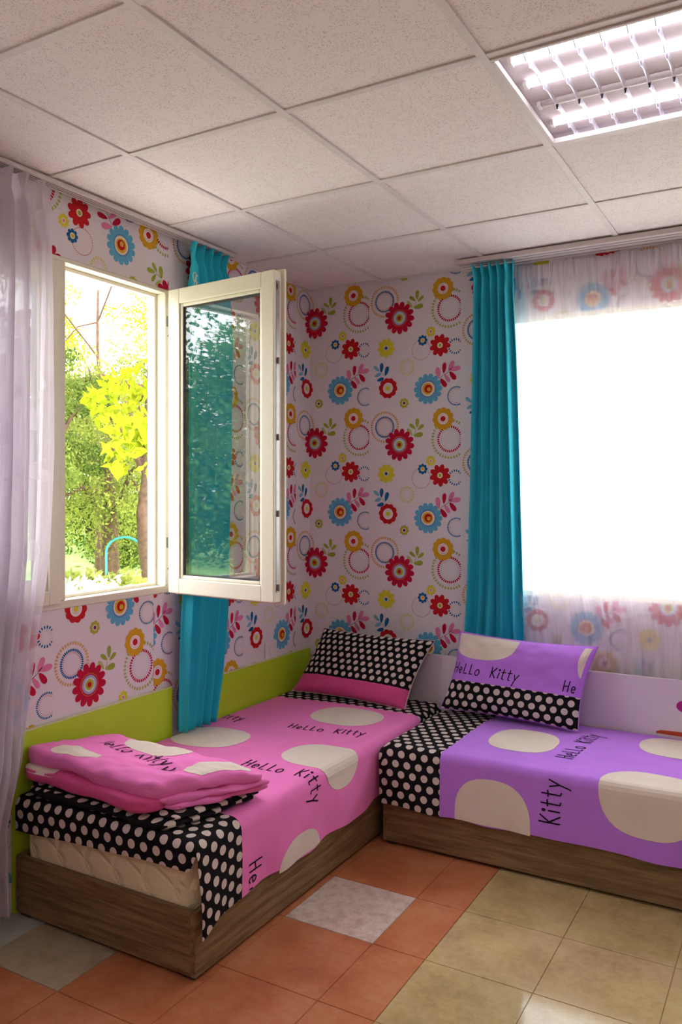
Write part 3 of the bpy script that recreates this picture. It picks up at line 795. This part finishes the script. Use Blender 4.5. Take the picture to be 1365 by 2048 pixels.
# ---- pink bedspread: u across from the wall, v along the bed from the foot fold (v=0) to the head
PX0, PTOP, PR = -2.304, .410, .040
PFY = 1.826                                     # plane just in front of the foot of the mattress
L1 = (-1.524 - PR) - PX0
def hem1(v): return L1 + PR * pi / 2 + (PTOP - PR - (.166 + .006 * sin(7 * v) + .005 * sin(17 * v + 1) - .034 * sm(.10, .0, v) - .012 * sm(.35, .05, v)))
def foot_drop(u): return .098 - .022 * sm(0, L1, u) - .074 * sm(L1 + .005, L1 + .07, u)
def P1(u, v):
    # v: arc length, v<0 hangs down at the foot
    w = .0035 * nz(u * 3.1, v * 2.3, 1) + .0022 * nz(u * 8, v * 5, 4)
    w += .004 * sin(2 * pi * (v * 2.2 + u * .7)) * sm(.35, .75, u) * (.4 + nz(v * 2, u * 2, 7))
    rf = .03
    def base(vv):                                # along the bed: (y, dz)
        if vv >= rf: return PFY + vv, 0.0
        q = rf - vv; a = q / rf
        if a <= pi / 2: return PFY + rf - rf * sin(a), -(rf - rf * cos(a))
        return PFY, -rf - (q - rf * pi / 2)
    y, dz = base(v)
    if u <= L1: return (PX0 + u, y, PTOP - .008 * sm(.3, 0, u) + w + dz)
    a = (u - L1) / PR
    fold = .006 * sin(2 * pi * v * 2.3 + .8) + .004 * sin(2 * pi * v * 5.1) + .004 * nz(v * 6, u * 4)
    if a <= pi / 2: return (PX0 + L1 + PR * sin(a) + w * .5, y, PTOP - PR + PR * cos(a) + w + dz * cos(a))
    d = u - L1 - PR * pi / 2
    return (PX0 + L1 + PR + fold * sm(0, .2, d) + .004 * sm(0, .1, d), y + (.012 * sm(.05, .0, v)) * sm(0, .2, d), PTOP - PR - d + w * .3)
mb = MB(); NU, NV = 110, 210; VT = 3.628 - PFY; VF, VH = .215, 3.385 - PFY
vs = sorted([i / NV * VT for i in range(NV + 1)] + [VF, VH])
rows = []; uvg = []
S1 = lifted(P1)
# foot overhang rows first (per column its own length)
vv = [('f', k / 10) for k in range(10)] + [('v', v) for v in vs]
for kind, val in vv:
    r = []; q = []
    for i in range(NU + 1):
        s = i / NU
        if kind == 'f':
            u = s * hem1(0.0); v = -(foot_drop(u)) * (1 - val)
            u = s * hem1(max(v, 0))
        else: v = val; u = s * hem1(v)
        r.append(P1(u, v)); q.append((u, v))
    rows.append(r); uvg.append(q)
def m1(i, j):
    k1, a1_ = vv[i]; k2, a2_ = vv[i + 1]
    vm = (a1_ + a2_) / 2 if k1 == k2 == 'v' else 0
    return M['polka'] if (vm < VF or vm > VH) else M['pink']
mb.quads(rows, M['pink'], uvg, m1)
d1 = lambda u, v: VF < v < VH and 0 < u < hem1(v) - .004
def vy(y): return y - PFY
def ux(x): return x - PX0
for cx, cy, a, b in ((-1.805, 3.205, .165, .135), (-1.605, 2.675, .165, .135), (-2.150, 2.665, .165, .135)):
    pl = clip_rect(oval(ux(cx), vy(cy), a, b), .004, L1 + .2, VF, VH - .002); emit(mb, pl, M['cream'], S1)
uc = L1 + PR * pi / 2 + (PTOP - PR - .13)
pl = clip_rect(oval(uc, vy(2.37), .115, .14), 0, hem1(vy(2.37)) - .004, VF, VH); emit(mb, pl, M['cream'], S1)
write_on(mb, S1, 'HeLLo Kitty', .066, ux(-1.945), vy(2.925), .17, dom=d1)
write_on(mb, S1, 'HeLLo Kitty', .072, ux(-1.825), vy(2.432), .03, dom=d1)
write_on(mb, S1, 'HeLLo Kitty', .066, ux(-2.535), vy(2.885), .12, dom=d1)
write_on(mb, S1, 'HeLLo Kitty', .075, L1 + PR * pi / 2 + .115, vy(2.075), 0.0, dom=d1)
write_on(mb, S1, 'HeLLo Kitty', .066, ux(-1.985), vy(2.03), .0, dom=lambda u, v: d1(u, v) and v > VF + .01)
o = mb.build('bedspread', None, True); tag(o, 'pink bedspread with black polka dot borders on the left bed', 'bedspread', 'lettered cotton bedspreads')

# ---- purple bedspread: u along the back wall, v from the back (v=0) to the front fold and down
QX0, QTOP, QR = -1.506, .408, .034; QY0 = 3.640; QF = 2.936
LV = QY0 - (QF + QR)
def hem2(u): return LV + QR * pi / 2 + (QTOP - QR - (.166 + .004 * sin(9 * u + 1) + .003 * sin(23 * u)))
def P2(u, v):
    w = .003 * nz(u * 3, v * 3, 11) + .0018 * nz(u * 9, v * 7, 14)
    x = QX0 + u
    el = .030 * sm(.035, 0, u) ** 1.3                              # rounded off at its left end
    zt = QTOP - .013 * sm(.25, 0, v) + w - el * .8
    if v <= LV: return (x, QY0 - v, zt)
    a = (v - LV) / QR
    fold = .004 * sin(2 * pi * u * 1.9) + .003 * sin(2 * pi * u * 4.7 + 1) + .003 * nz(u * 6, v * 4)
    if a <= pi / 2: return (x, QF + QR - QR * sin(a), zt - QR + QR * cos(a))
    d = v - LV - QR * pi / 2
    return (x + .006 * sm(.06, 0, u) * d / .2, QF - (.003 + fold) * sm(0, .2, d), zt - QR - d + el * .8 * sm(0, .1, d))
UB = .266
us = sorted([i / 230 * 1.93 for i in range(231)] + [UB]); mb = MB(); NVv = 110
S2r = lifted(P2); S2 = lambda u, v, lift=0.0: S2r(u, v, -lift)
rows = [[P2(u, i / NVv * hem2(u)) for i in range(NVv + 1)] for u in us]; uvg = [[(u, i / NVv * hem2(u)) for i in range(NVv + 1)] for u in us]
mb.quads(rows, M['purple'], uvg, lambda i, j: M['polka'] if (us[i] + us[i + 1]) / 2 < UB else M['purple'])
d2 = lambda u, v: UB + .002 < u < 1.92 and 0 < v < hem2(u) - .004
qx = lambda x: x - QX0
qy = lambda y: QY0 - y
for cx, cv, a, b in ((-1.005, qy(3.255), .135, .150), (-.455, qy(3.475), .135, .150), (-.475, LV + .03, .165, .165), (.10, qy(3.25), .135, .15), (.22, LV + .1, .16, .16)):
    pl = clip_rect(oval(qx(cx), cv, a, b), UB + .002, 1.92, .004, hem2(qx(cx)) - .004); emit(mb, pl, M['cream'], lambda u, v, l: S2(u, v, l))
pl = clip_rect(oval(qx(-1.03), LV + QR * pi / 2 + .19, .150, .155), UB + .002, 1.92, 0, hem2(qx(-1.03)) - .005); emit(mb, pl, M['cream'], lambda u, v, l: S2(u, v, l))
# on this bed the lettering runs from the front edge towards the wall
def write2(txt, h, x, v, tilt=0.0):
    S = lambda a, b, l: S2(qx(x) - b + a * sin(tilt), v - a * cos(tilt) - b * 0, l)
    write_on(mb, S, txt, h, 0, 0, 0, dom=lambda a, b: d2(qx(x) - b + a * sin(tilt), v - a * cos(tilt)))
write2('HeLLo Kitty', .070, -.775, qy(3.12), .08)
write2('HeLLo Kitty', .078, -.785, LV + QR * pi / 2 + .400, .05)
write2('HeLLo Kitty', .070, -.16, qy(3.18), .06)
o = mb.build('bedspread', None, True); tag(o, 'purple bedspread with a black polka dot band, on the bed under the back window', 'bedspread', 'lettered cotton bedspreads')

# ------------------------------------------------------------------ pillows and folded duvet: stuffed shapes between two skins
def puff_fn(corn, H, nrm, p=4.0, pin=.06, seed=0, wr=.004, bend=0.0, ex=.55, rnd=0.0):
    """corn: BL, BR, TR, TL. returns f(a, b, side) for a, b in -1..1"""
    BL, BR, TR, TL = [Vector(c) for c in corn]; nrm = Vector(nrm).normalized()
    def f(a, b, side):
        s, t_ = (a + 1) / 2, (b + 1) / 2
        # pinched corners: edges bow inwards a little between the corners
        s2 = .5 + (s - .5) * (1 - pin * (1 - b * b) * abs(a) ** 3); t2 = .5 + (t_ - .5) * (1 - pin * (1 - a * a) * abs(b) ** 3)
        q = BL.lerp(BR, s2).lerp(TL.lerp(TR, s2), t2)
        if rnd: q = q.lerp((BL + BR + TL + TR) / 4, rnd * a ** 8 * b ** 8) + Vector((nz(a * 2 + seed, b * 2), nz(b * 2, a * 2 + seed), 0)) * .016
        e = max(0.0, 1 - abs(a) ** p) * max(0.0, 1 - abs(b) ** p)
        h = H * e ** ex
        w = wr * (nz(a * 2.5 + seed, b * 2.5, side) + .6 * nz(a * 6, b * 5 + seed, side * 3)) * min(1, e * 6)
        return q + nrm * (side * h + w + bend * (1 - a * a))
    return f
def puff_mesh(mb_, f, m, nu, nv, Wd, Ht, mfun=None):
    A = [sin(pi / 2 * (2 * i / nu - 1)) for i in range(nu + 1)]; B = [sin(pi / 2 * (2 * i / nv - 1)) for i in range(nv + 1)]
    for side in (1, -1):
        g = [[f(a, b, side) for a in (A if side > 0 else A[::-1])] for b in B]
        uvg = [[(a * Wd / 2, b * Ht / 2) for a in (A if side > 0 else A[::-1])] for b in B]
        mb_.quads(g, m, uvg, (lambda i, j: mfun((B[i] + B[i + 1]) / 2)) if mfun else None)

def pillow(label, corn, H, W_, H_, band, m_band, m_main, prints, nrm=None, cuff=None):
    t_ = thing('pillow', tuple(sum(Vector(c)[i] for c in corn) / 4 if i < 2 else min(c[2] for c in corn) for i in range(3)), label, 'pillow', 'bed pillows')
    BL, BR, TR, TL = [Vector(c) for c in corn]; n = (BR - BL).cross(TL - BL).normalized()
    f = puff_fn(corn, H, n, 3.2, .07, hash(label) % 7 * 3.1 if False else len(label) * .7, .009)
    mb_ = MB(); puff_mesh(mb_, f, m_main, 70, 50, W_, H_, lambda b: m_band if b < band else m_main)
    S = lambda u, v, lift=0.0: f(max(-1, min(1, u / (W_ / 2))), max(-1, min(1, v / (H_ / 2))), 1) + n * lift
    prints(mb_, S)
    bmx = mb_.build('case', t_, True)
    mb_ = MB(); N_ = 80; pts = []
    for k in range(N_):                                   # piped seam round the edge
        q = 4 * k / N_; e = int(q); r = (q - e) * 2 - 1
        a, b = ((r, -1), (1, r), (-r, 1), (-1, -r))[e]; pts.append(f(a, b, 0))
    mb_.tube(pts + pts[:1], .0028, m_main if cuff is None else cuff, 6, False); mb_.build('seam', t_, True)
    return t_
def pr1(mb_, S): pass
pillow('black polka dot pillow with a pink hem, leaning in the corner on the pink bed',
       [(-2.262, 3.455, .420), (-1.628, 3.440, .408), (-1.548, 3.605, .712), (-2.165, 3.605, .722)], .072, .64, .36, -.50, M['pinkband'], M['polka_small'], pr1)
def pr2(mb_, S):
    em = lambda u, v, l: S(u, v, l)
    pl = clip_rect(oval(-.165, .150, .155, .092), -.306, .306, -.16, .177); emit(mb_, pl, M['cream'], em, .012)
    pl = clip_rect(oval(.378, .130, .11, .12), -.306, .300, -.16, .172); emit(mb_, pl, M['cream'], em, .012)
    dm = lambda u, v: abs(u) < .303
    write_on(mb_, S, 'HeLLo Kitty', .050, -.300, -.012, -.02, .0046, dm, .0018, .92); write_on(mb_, S, 'HeLLo', .050, .232, -.030, -.02, .0046, dm, .0018, .92)
pillow('purple pillow with black lettering and a polka dot hem, under the back window',
       [(-1.475, 3.500, .424), (-.838, 3.468, .416), (-.788, 3.612, .752), (-1.418, 3.602, .768)], .072, .63, .365, -.27, M['polka_mid'], M['purple'], pr2)

# folded duvet: stacked folds, each a stuffed layer; the pink ones joined by rolled edges at the front
dv = thing('folded_duvet', (-1.92, 2.03, .412), 'folded pink duvet with polka dot underside, on the foot of the pink bed', 'duvet')
def layer(name, corn, H, m, seed, wr, prints=None, p=10.0, pin=.02, W_=.62, H_=.36):
    n = Vector((0, 0, 1)); f = puff_fn(corn, H, n, p, pin, seed, wr, 0, .42, .09)
    mb_ = MB(); puff_mesh(mb_, f, m, 90, 56, W_, H_)
    S = lambda u, v, lift=0.0: f(max(-1, min(1, u / (W_ / 2))), max(-1, min(1, v / (H_ / 2))), 1) + n * lift
    if prints: prints(mb_, S)
    return mb_.build(name, dv, True)
layer('polka_underside', [(-2.290, 1.828, .428), (-1.640, 1.828, .424), (-1.555, 2.215, .424), (-2.285, 2.26, .428)], .015, M['polka'], 1.3, .008)
layer('polka_underside', [(-2.290, 1.845, .447), (-1.630, 1.862, .442), (-1.545, 2.215, .438), (-2.280, 2.25, .442)], .011, M['polka'], 5.3, .010)
def prm(mb_, S):
    pl = clip_rect(oval(-.22, -.165, .08, .08), -.305, .30, -.179, .17); emit(mb_, pl, M['cream'], lambda u, v, l: S(u, v, l), .01)
layer('middle_fold', [(-2.310, 1.842, .482), (-1.718, 1.818, .470), (-1.640, 2.20, .466), (-2.285, 2.22, .476)], .029, M['pinkband'], 9.1, .006, prm)
layer('side_fold', [(-1.90, 1.885, .470), (-1.655, 1.885, .464), (-1.515, 2.205, .462), (-1.82, 2.20, .468)], .012, M['pink'], 7.4, .005)
layer('side_fold', [(-1.88, 1.875, .492), (-1.668, 1.872, .484), (-1.498, 2.190, .484), (-1.80, 2.19, .490)], .012, M['pink'], 4.4, .005)
def prt(mb_, S):
    em = lambda u, v, l: S(u, v, l)
    for a in ((-.02, .115, .105, .075), (-.12, -.115, .095, .05), (.25, .06, .05, .10)):
        pl = clip_rect(oval(*a), -.292, .288, -.162, .166); emit(mb_, pl, M['cream'], em, .012)
    dm = lambda u, v: abs(u) < .288 and abs(v) < .160
    write_on(mb_, S, 'HeLLo Kitty', .056, -.175, .005, -.12, .0046, dm, .0022, .8); write_on(mb_, S, 'He', .056, .175, -.075, .35, .0046, dm, .0022, .8)
layer('top_fold', [(-2.325, 1.862, .536), (-1.712, 1.836, .518), (-1.495, 2.165, .508), (-2.275, 2.205, .506)], .032, M['pink'], 2.2, .012, prt)

# ------------------------------------------------------------------ wall socket
t = thing('wall_socket', (WL, 3.365, .633), 'white wall socket above the green board in the corner', 'wall socket')
mb = MB(); mb.box((WL + .0015, 3.318, .592), (WL + .012, 3.412, .678), M['socket'], .004); mb.build('plate', t)
mb = MB(); c_ = Vector((WL + .0125, 3.372, .634))
ro = [[c_ + Vector((dx, r * cos(a), r * sin(a))) for a in [2 * pi * i / 24 for i in range(25)]] for r, dx in ((.027, 0), (.0255, .004), (.0225, .004), (.0205, -.008))]
mb.quads(ro, M['socket']); mb.face(list(reversed(ro[-1][:-1])), M['hole'])
for s in (-1, 1): mb.tube([c_ + Vector((-.0075, s * .0095, 0)), c_ + Vector((-.0055, s * .0095, 0))], .0035, M['pvc_dark'], 8)
mb.build('outlet', t, True)

# ------------------------------------------------------------------ outside: lawn and trees
def foliage(blobs, n, size, m, seed):
    rng = np.random.default_rng(seed); w = np.array([b[3] * b[4] * b[5] for b in blobs]) ** .7; w = w / w.sum()
    idx = rng.choice(len(blobs), n, p=w); B = np.array(blobs)[idx]
    d = rng.normal(size=(n, 3)); d /= np.linalg.norm(d, axis=1)[:, None]
    c = B[:, :3] + d * B[:, 3:6] * (rng.uniform(.25, 1, n) ** .5)[:, None]
    a = rng.normal(size=(n, 3)); a[:, 2] -= .3; a /= np.linalg.norm(a, axis=1)[:, None]
    b = np.cross(a, rng.normal(size=(n, 3))); b /= np.linalg.norm(b, axis=1)[:, None]
    s = size * rng.uniform(.6, 1.3, n)[:, None]
    v = np.stack([c - a * s, c + b * s * .45 - a * s * .1, c + a * s, c - b * s * .45 - a * s * .1], 1).reshape(-1, 3)
    me = bpy.data.meshes.new('foliage'); me.vertices.add(4 * n); me.vertices.foreach_set('co', v.ravel()); me.loops.add(4 * n); me.loops.foreach_set('vertex_index', np.arange(4 * n))
    me.polygons.add(n); me.polygons.foreach_set('loop_start', np.arange(n) * 4); me.polygons.foreach_set('loop_total', np.full(n, 4)); me.materials.append(m); me.update(); me.validate()
    return me
def tree(label, x, y, h, trunk_r, blobs, n, size, m, seed, name='tree', cat='tree', group='trees in the garden', limbs=5, ground=None):
    t_ = thing(name, (x, y, GZ), label, cat, group)
    if trunk_r:
        q = MB(); rng = random.Random(seed)
        top = h * .62; pts = [(x + .12 * nz(z, seed) * min(1, z), y + .12 * nz(seed, z) * min(1, z), GZ + z) for z in [top * i / 9 for i in range(10)]]
        q.tube(pts, [trunk_r * (1.25 - .85 * i / 9) if i else trunk_r * 1.5 for i in range(10)], M['bark'], 10)
        for k in range(limbs):
            b = blobs[k % len(blobs)]; p0 = Vector(pts[rng.randint(4, 8)]); p1 = Vector(b[:3]); mid = p0.lerp(p1, .5) + Vector((0, 0, .15))
            q.tube([p0, mid, p1, p1 + Vector((rng.uniform(-.3, .3), rng.uniform(-.3, .3), .3))], [trunk_r * .35, trunk_r * .25, trunk_r * .15, .008], M['bark'], 7)
        q.build('trunk', t_, True)
    me = foliage(blobs, n, size, m, seed); o_ = bpy.data.objects.new('foliage', me); COL.objects.link(o_); o_.parent = t_; o_.matrix_parent_inverse = Matrix.Translation(-t_.location)
    return t_
GZ = -.35
mb = MB(); grid = [[(x, y, GZ + 1.1 * sm(-9, -22, x) + .06 * nz(x * .6, y * .6)) for y in np.linspace(-22, 34, 40)] for x in np.linspace(-2.48, -34, 34)]
xsl = list(np.linspace(-2.48, -34, 34)); mb.quads(grid, M['grass'], None, lambda i, j: M['pale_ground'] if xsl[i] > -6.2 else M['grass']); lawn = mb.build('ground', None, True); struct(lawn)  # unseen pale strip by the house, added to bounce light onto the ceiling
mb = MB(); grid = [[(x, y, GZ) for y in np.linspace(3.9, 30, 6)] for x in np.linspace(-2.48, 14, 6)]; mb.quads(grid, M['pale_ground']); struct(mb.build('ground_1'))  # pale ground added so the view through the net stays white
def crown(x, y, z, r, n, seed, rz=.8, spread=.75, br=.45):
    rg = random.Random(seed); out = []
    for _ in range(n):
        d = Vector((rg.gauss(0, 1), rg.gauss(0, 1), rg.gauss(0, 1))).normalized() * rg.uniform(.3, 1) ** .5 * r * spread
        out.append((x + d.x, y + d.y, z + d.z * rz, r * br * rg.uniform(.7, 1.2), r * br * rg.uniform(.7, 1.2), r * br * .75 * rg.uniform(.7, 1.2)))
    return out
tree('tree with large yellow green leaves coloured as if backlit close to the open window', -4.35, 5.15, 3.2, .07, crown(-3.98, 4.70, 1.80, .92, 18, 1, .75, .85, .28), 1150, .06, M['leaf_yellow'], 1)
tree('olive green tree in the middle of the garden seen through the open window', -9.1, 8.9, 5.0, .13, crown(-9.1, 8.75, 1.9, 2.0, 26, 2, .75), 17000, .034, M['leaf_olive'], 2)
tree('tall thin tree with sparse leaves against the bright sky', -10.6, 10.1, 8.5, .05, crown(-10.6, 10.0, 5.2, 1.9, 15, 3, 1.0, .95, .22), 6500, .034, M['leaf_yellow'], 3)
tree('dark green tree at the left edge of the open window', -7.7, 6.55, 4.4, .09, crown(-7.65, 6.35, 2.3, 1.0, 14, 4, 1.1, .85, .32), 9000, .03, M['leaf_green'], 4)
tree('thick brown trunked tree at the right edge of the open window', -7.1, 7.65, 5.5, .16, crown(-7.6, 8.1, 2.5, 1.6, 14, 5, .6, .9, .30), 6500, .03, M['leaf_olive'], 5)
tree('broad green tree at the far end of the lawn', -15.0, 14.2, 7.0, .2, crown(-15, 14.2, 2.2, 3.4, 26, 6, .7), 30000, .06, M['leaf_green'], 6)
tree('green bush on the slope behind the lawn', -13.2, 13.0, 2.0, 0, crown(-13.2, 13.0, .6, 1.5, 14, 8, .6), 16000, .04, M['leaf_green'], 8, 'bush', 'bush', 'bushes on the slope')
tree('white flowering bush below the open window', -5.0, 4.60, 1.2, 0, crown(-5.0, 4.60, .40, .62, 14, 9, .75), 1700, .05, M['petal'], 9, 'bush', 'bush', 'flowering bushes')
tree('low leafy bush beside the white flowering bush', -5.6, 5.2, 1.2, 0, crown(-5.6, 5.2, .35, .6, 12, 10, .7), 2600, .045, M['leaf_olive'], 10, 'bush', 'bush', 'flowering bushes')
tree('green tree to the left behind the voile curtain', -9.0, 5.4, 5.5, .12, crown(-9.0, 5.4, 2.4, 1.9, 20, 11), 9000, .07, M['leaf_green'], 11)
# the row mirrored in the glass of the open sash
for k, (x, y, r, lab) in enumerate(((-8.6, -3.7, 1.65, 'dark leafy tree mirrored in the glass, nearest the house'), (-13.8, -7.0, 2.1, 'dark leafy tree mirrored in the glass, second from the house'), (-8.6, -8.9, 1.7, 'dark leafy tree mirrored in the glass, third from the house'),
                                    (-14.2, -14.6, 2.6, 'tall dark tree mirrored in the glass at the back of the row'))):
    tree(lab, x, y, 6.5, .07, crown(x, y, 2.3, r * 1.25, 34, 20 + k, 1.2), 21000, .05, M['leaf_dark'], 20 + k, group='trees mirrored in the sash')
gw = MB(); gw.box((-6.0, -2.1, GZ), (-5.75, -1.35, .72), M['brick'], .01); tag(gw.build('garden_wall'), 'low terracotta wall mirrored in the bottom corner of the open sash', 'wall')
t = thing('garden_frame', (-8.2, 7.98, GZ), 'thin teal metal play frame on the lawn outside', 'play frame')
mb = MB()
for dx in (0, .42): mb.tube([(-8.2 + dx, 7.95 + dx * .6, GZ), (-8.2 + dx, 7.95 + dx * .6, .62)], .016, M['teal_metal'], 8)
mb.tube([(-8.2 + .21 + .21 * cos(a), 7.95 + .126 + .126 * cos(a), .62 + .2 * sin(a)) for a in [pi * i / 12 for i in range(13)]], .016, M['teal_metal'], 8)
mb.build('hoop', t, True)

# ------------------------------------------------------------------ daylight, camera, output look
w = bpy.data.worlds.new('sky'); SC.world = w; w.use_nodes = True; nt = w.node_tree; nt.nodes.clear()
out = nt.nodes.new('ShaderNodeOutputWorld'); bg = nt.nodes.new('ShaderNodeBackground'); bg.inputs[0].default_value = (.96, .95, 1.0, 1); bg.inputs[1].default_value = 6.0
nt.links.new(bg.outputs[0], out.inputs[0])
sun = bpy.data.lights.new('sun', 'SUN'); sun.energy = 3.2; sun.angle = radians(.6); sun.color = (1, .95, .82); so = bpy.data.objects.new('sun', sun); COL.objects.link(so)
so.rotation_euler = Vector((-.62, .30, -.72)).to_track_quat('-Z', 'Y').to_euler()
def portal(loc, rot, sx, sy):
    l = bpy.data.lights.new('daylight_portal', 'AREA'); l.shape = 'RECTANGLE'; l.size = sx; l.size_y = sy; l.cycles.is_portal = True
    o_ = bpy.data.objects.new('daylight_portal', l); COL.objects.link(o_); o_.location = loc; o_.rotation_euler = rot
portal((WL - .10, 1.47, 1.64), (0, radians(-90), 0), 1.25, 2.33)
portal((-.29, WB + .12, 1.59), (radians(-90), 0, 0), 1.80, 1.28)
cam = bpy.data.cameras.new('camera'); cam.sensor_fit = 'HORIZONTAL'; cam.sensor_width = 36; cam.lens = 1630.8 / 1365 * 36; cam.shift_y = -38.74 / 1365; cam.clip_start = .05
co = bpy.data.objects.new('camera', cam); COL.objects.link(co); co.location = (0, 0, 1.42); co.rotation_euler = (radians(90), 0, .5203); SC.camera = co
SC.view_settings.view_transform = 'Standard'; SC.view_settings.look = 'None'; SC.view_settings.gamma = 1; SC.view_settings.use_curve_mapping = False
SC.view_settings.exposure = 0.55
SC.cycles.use_denoising = True
SC.cycles.max_bounces = 10; SC.cycles.diffuse_bounces = 6; SC.cycles.glossy_bounces = 5; SC.cycles.transparent_max_bounces = 24; SC.cycles.transmission_bounces = 6
SC.cycles.sample_clamp_indirect = 8.0
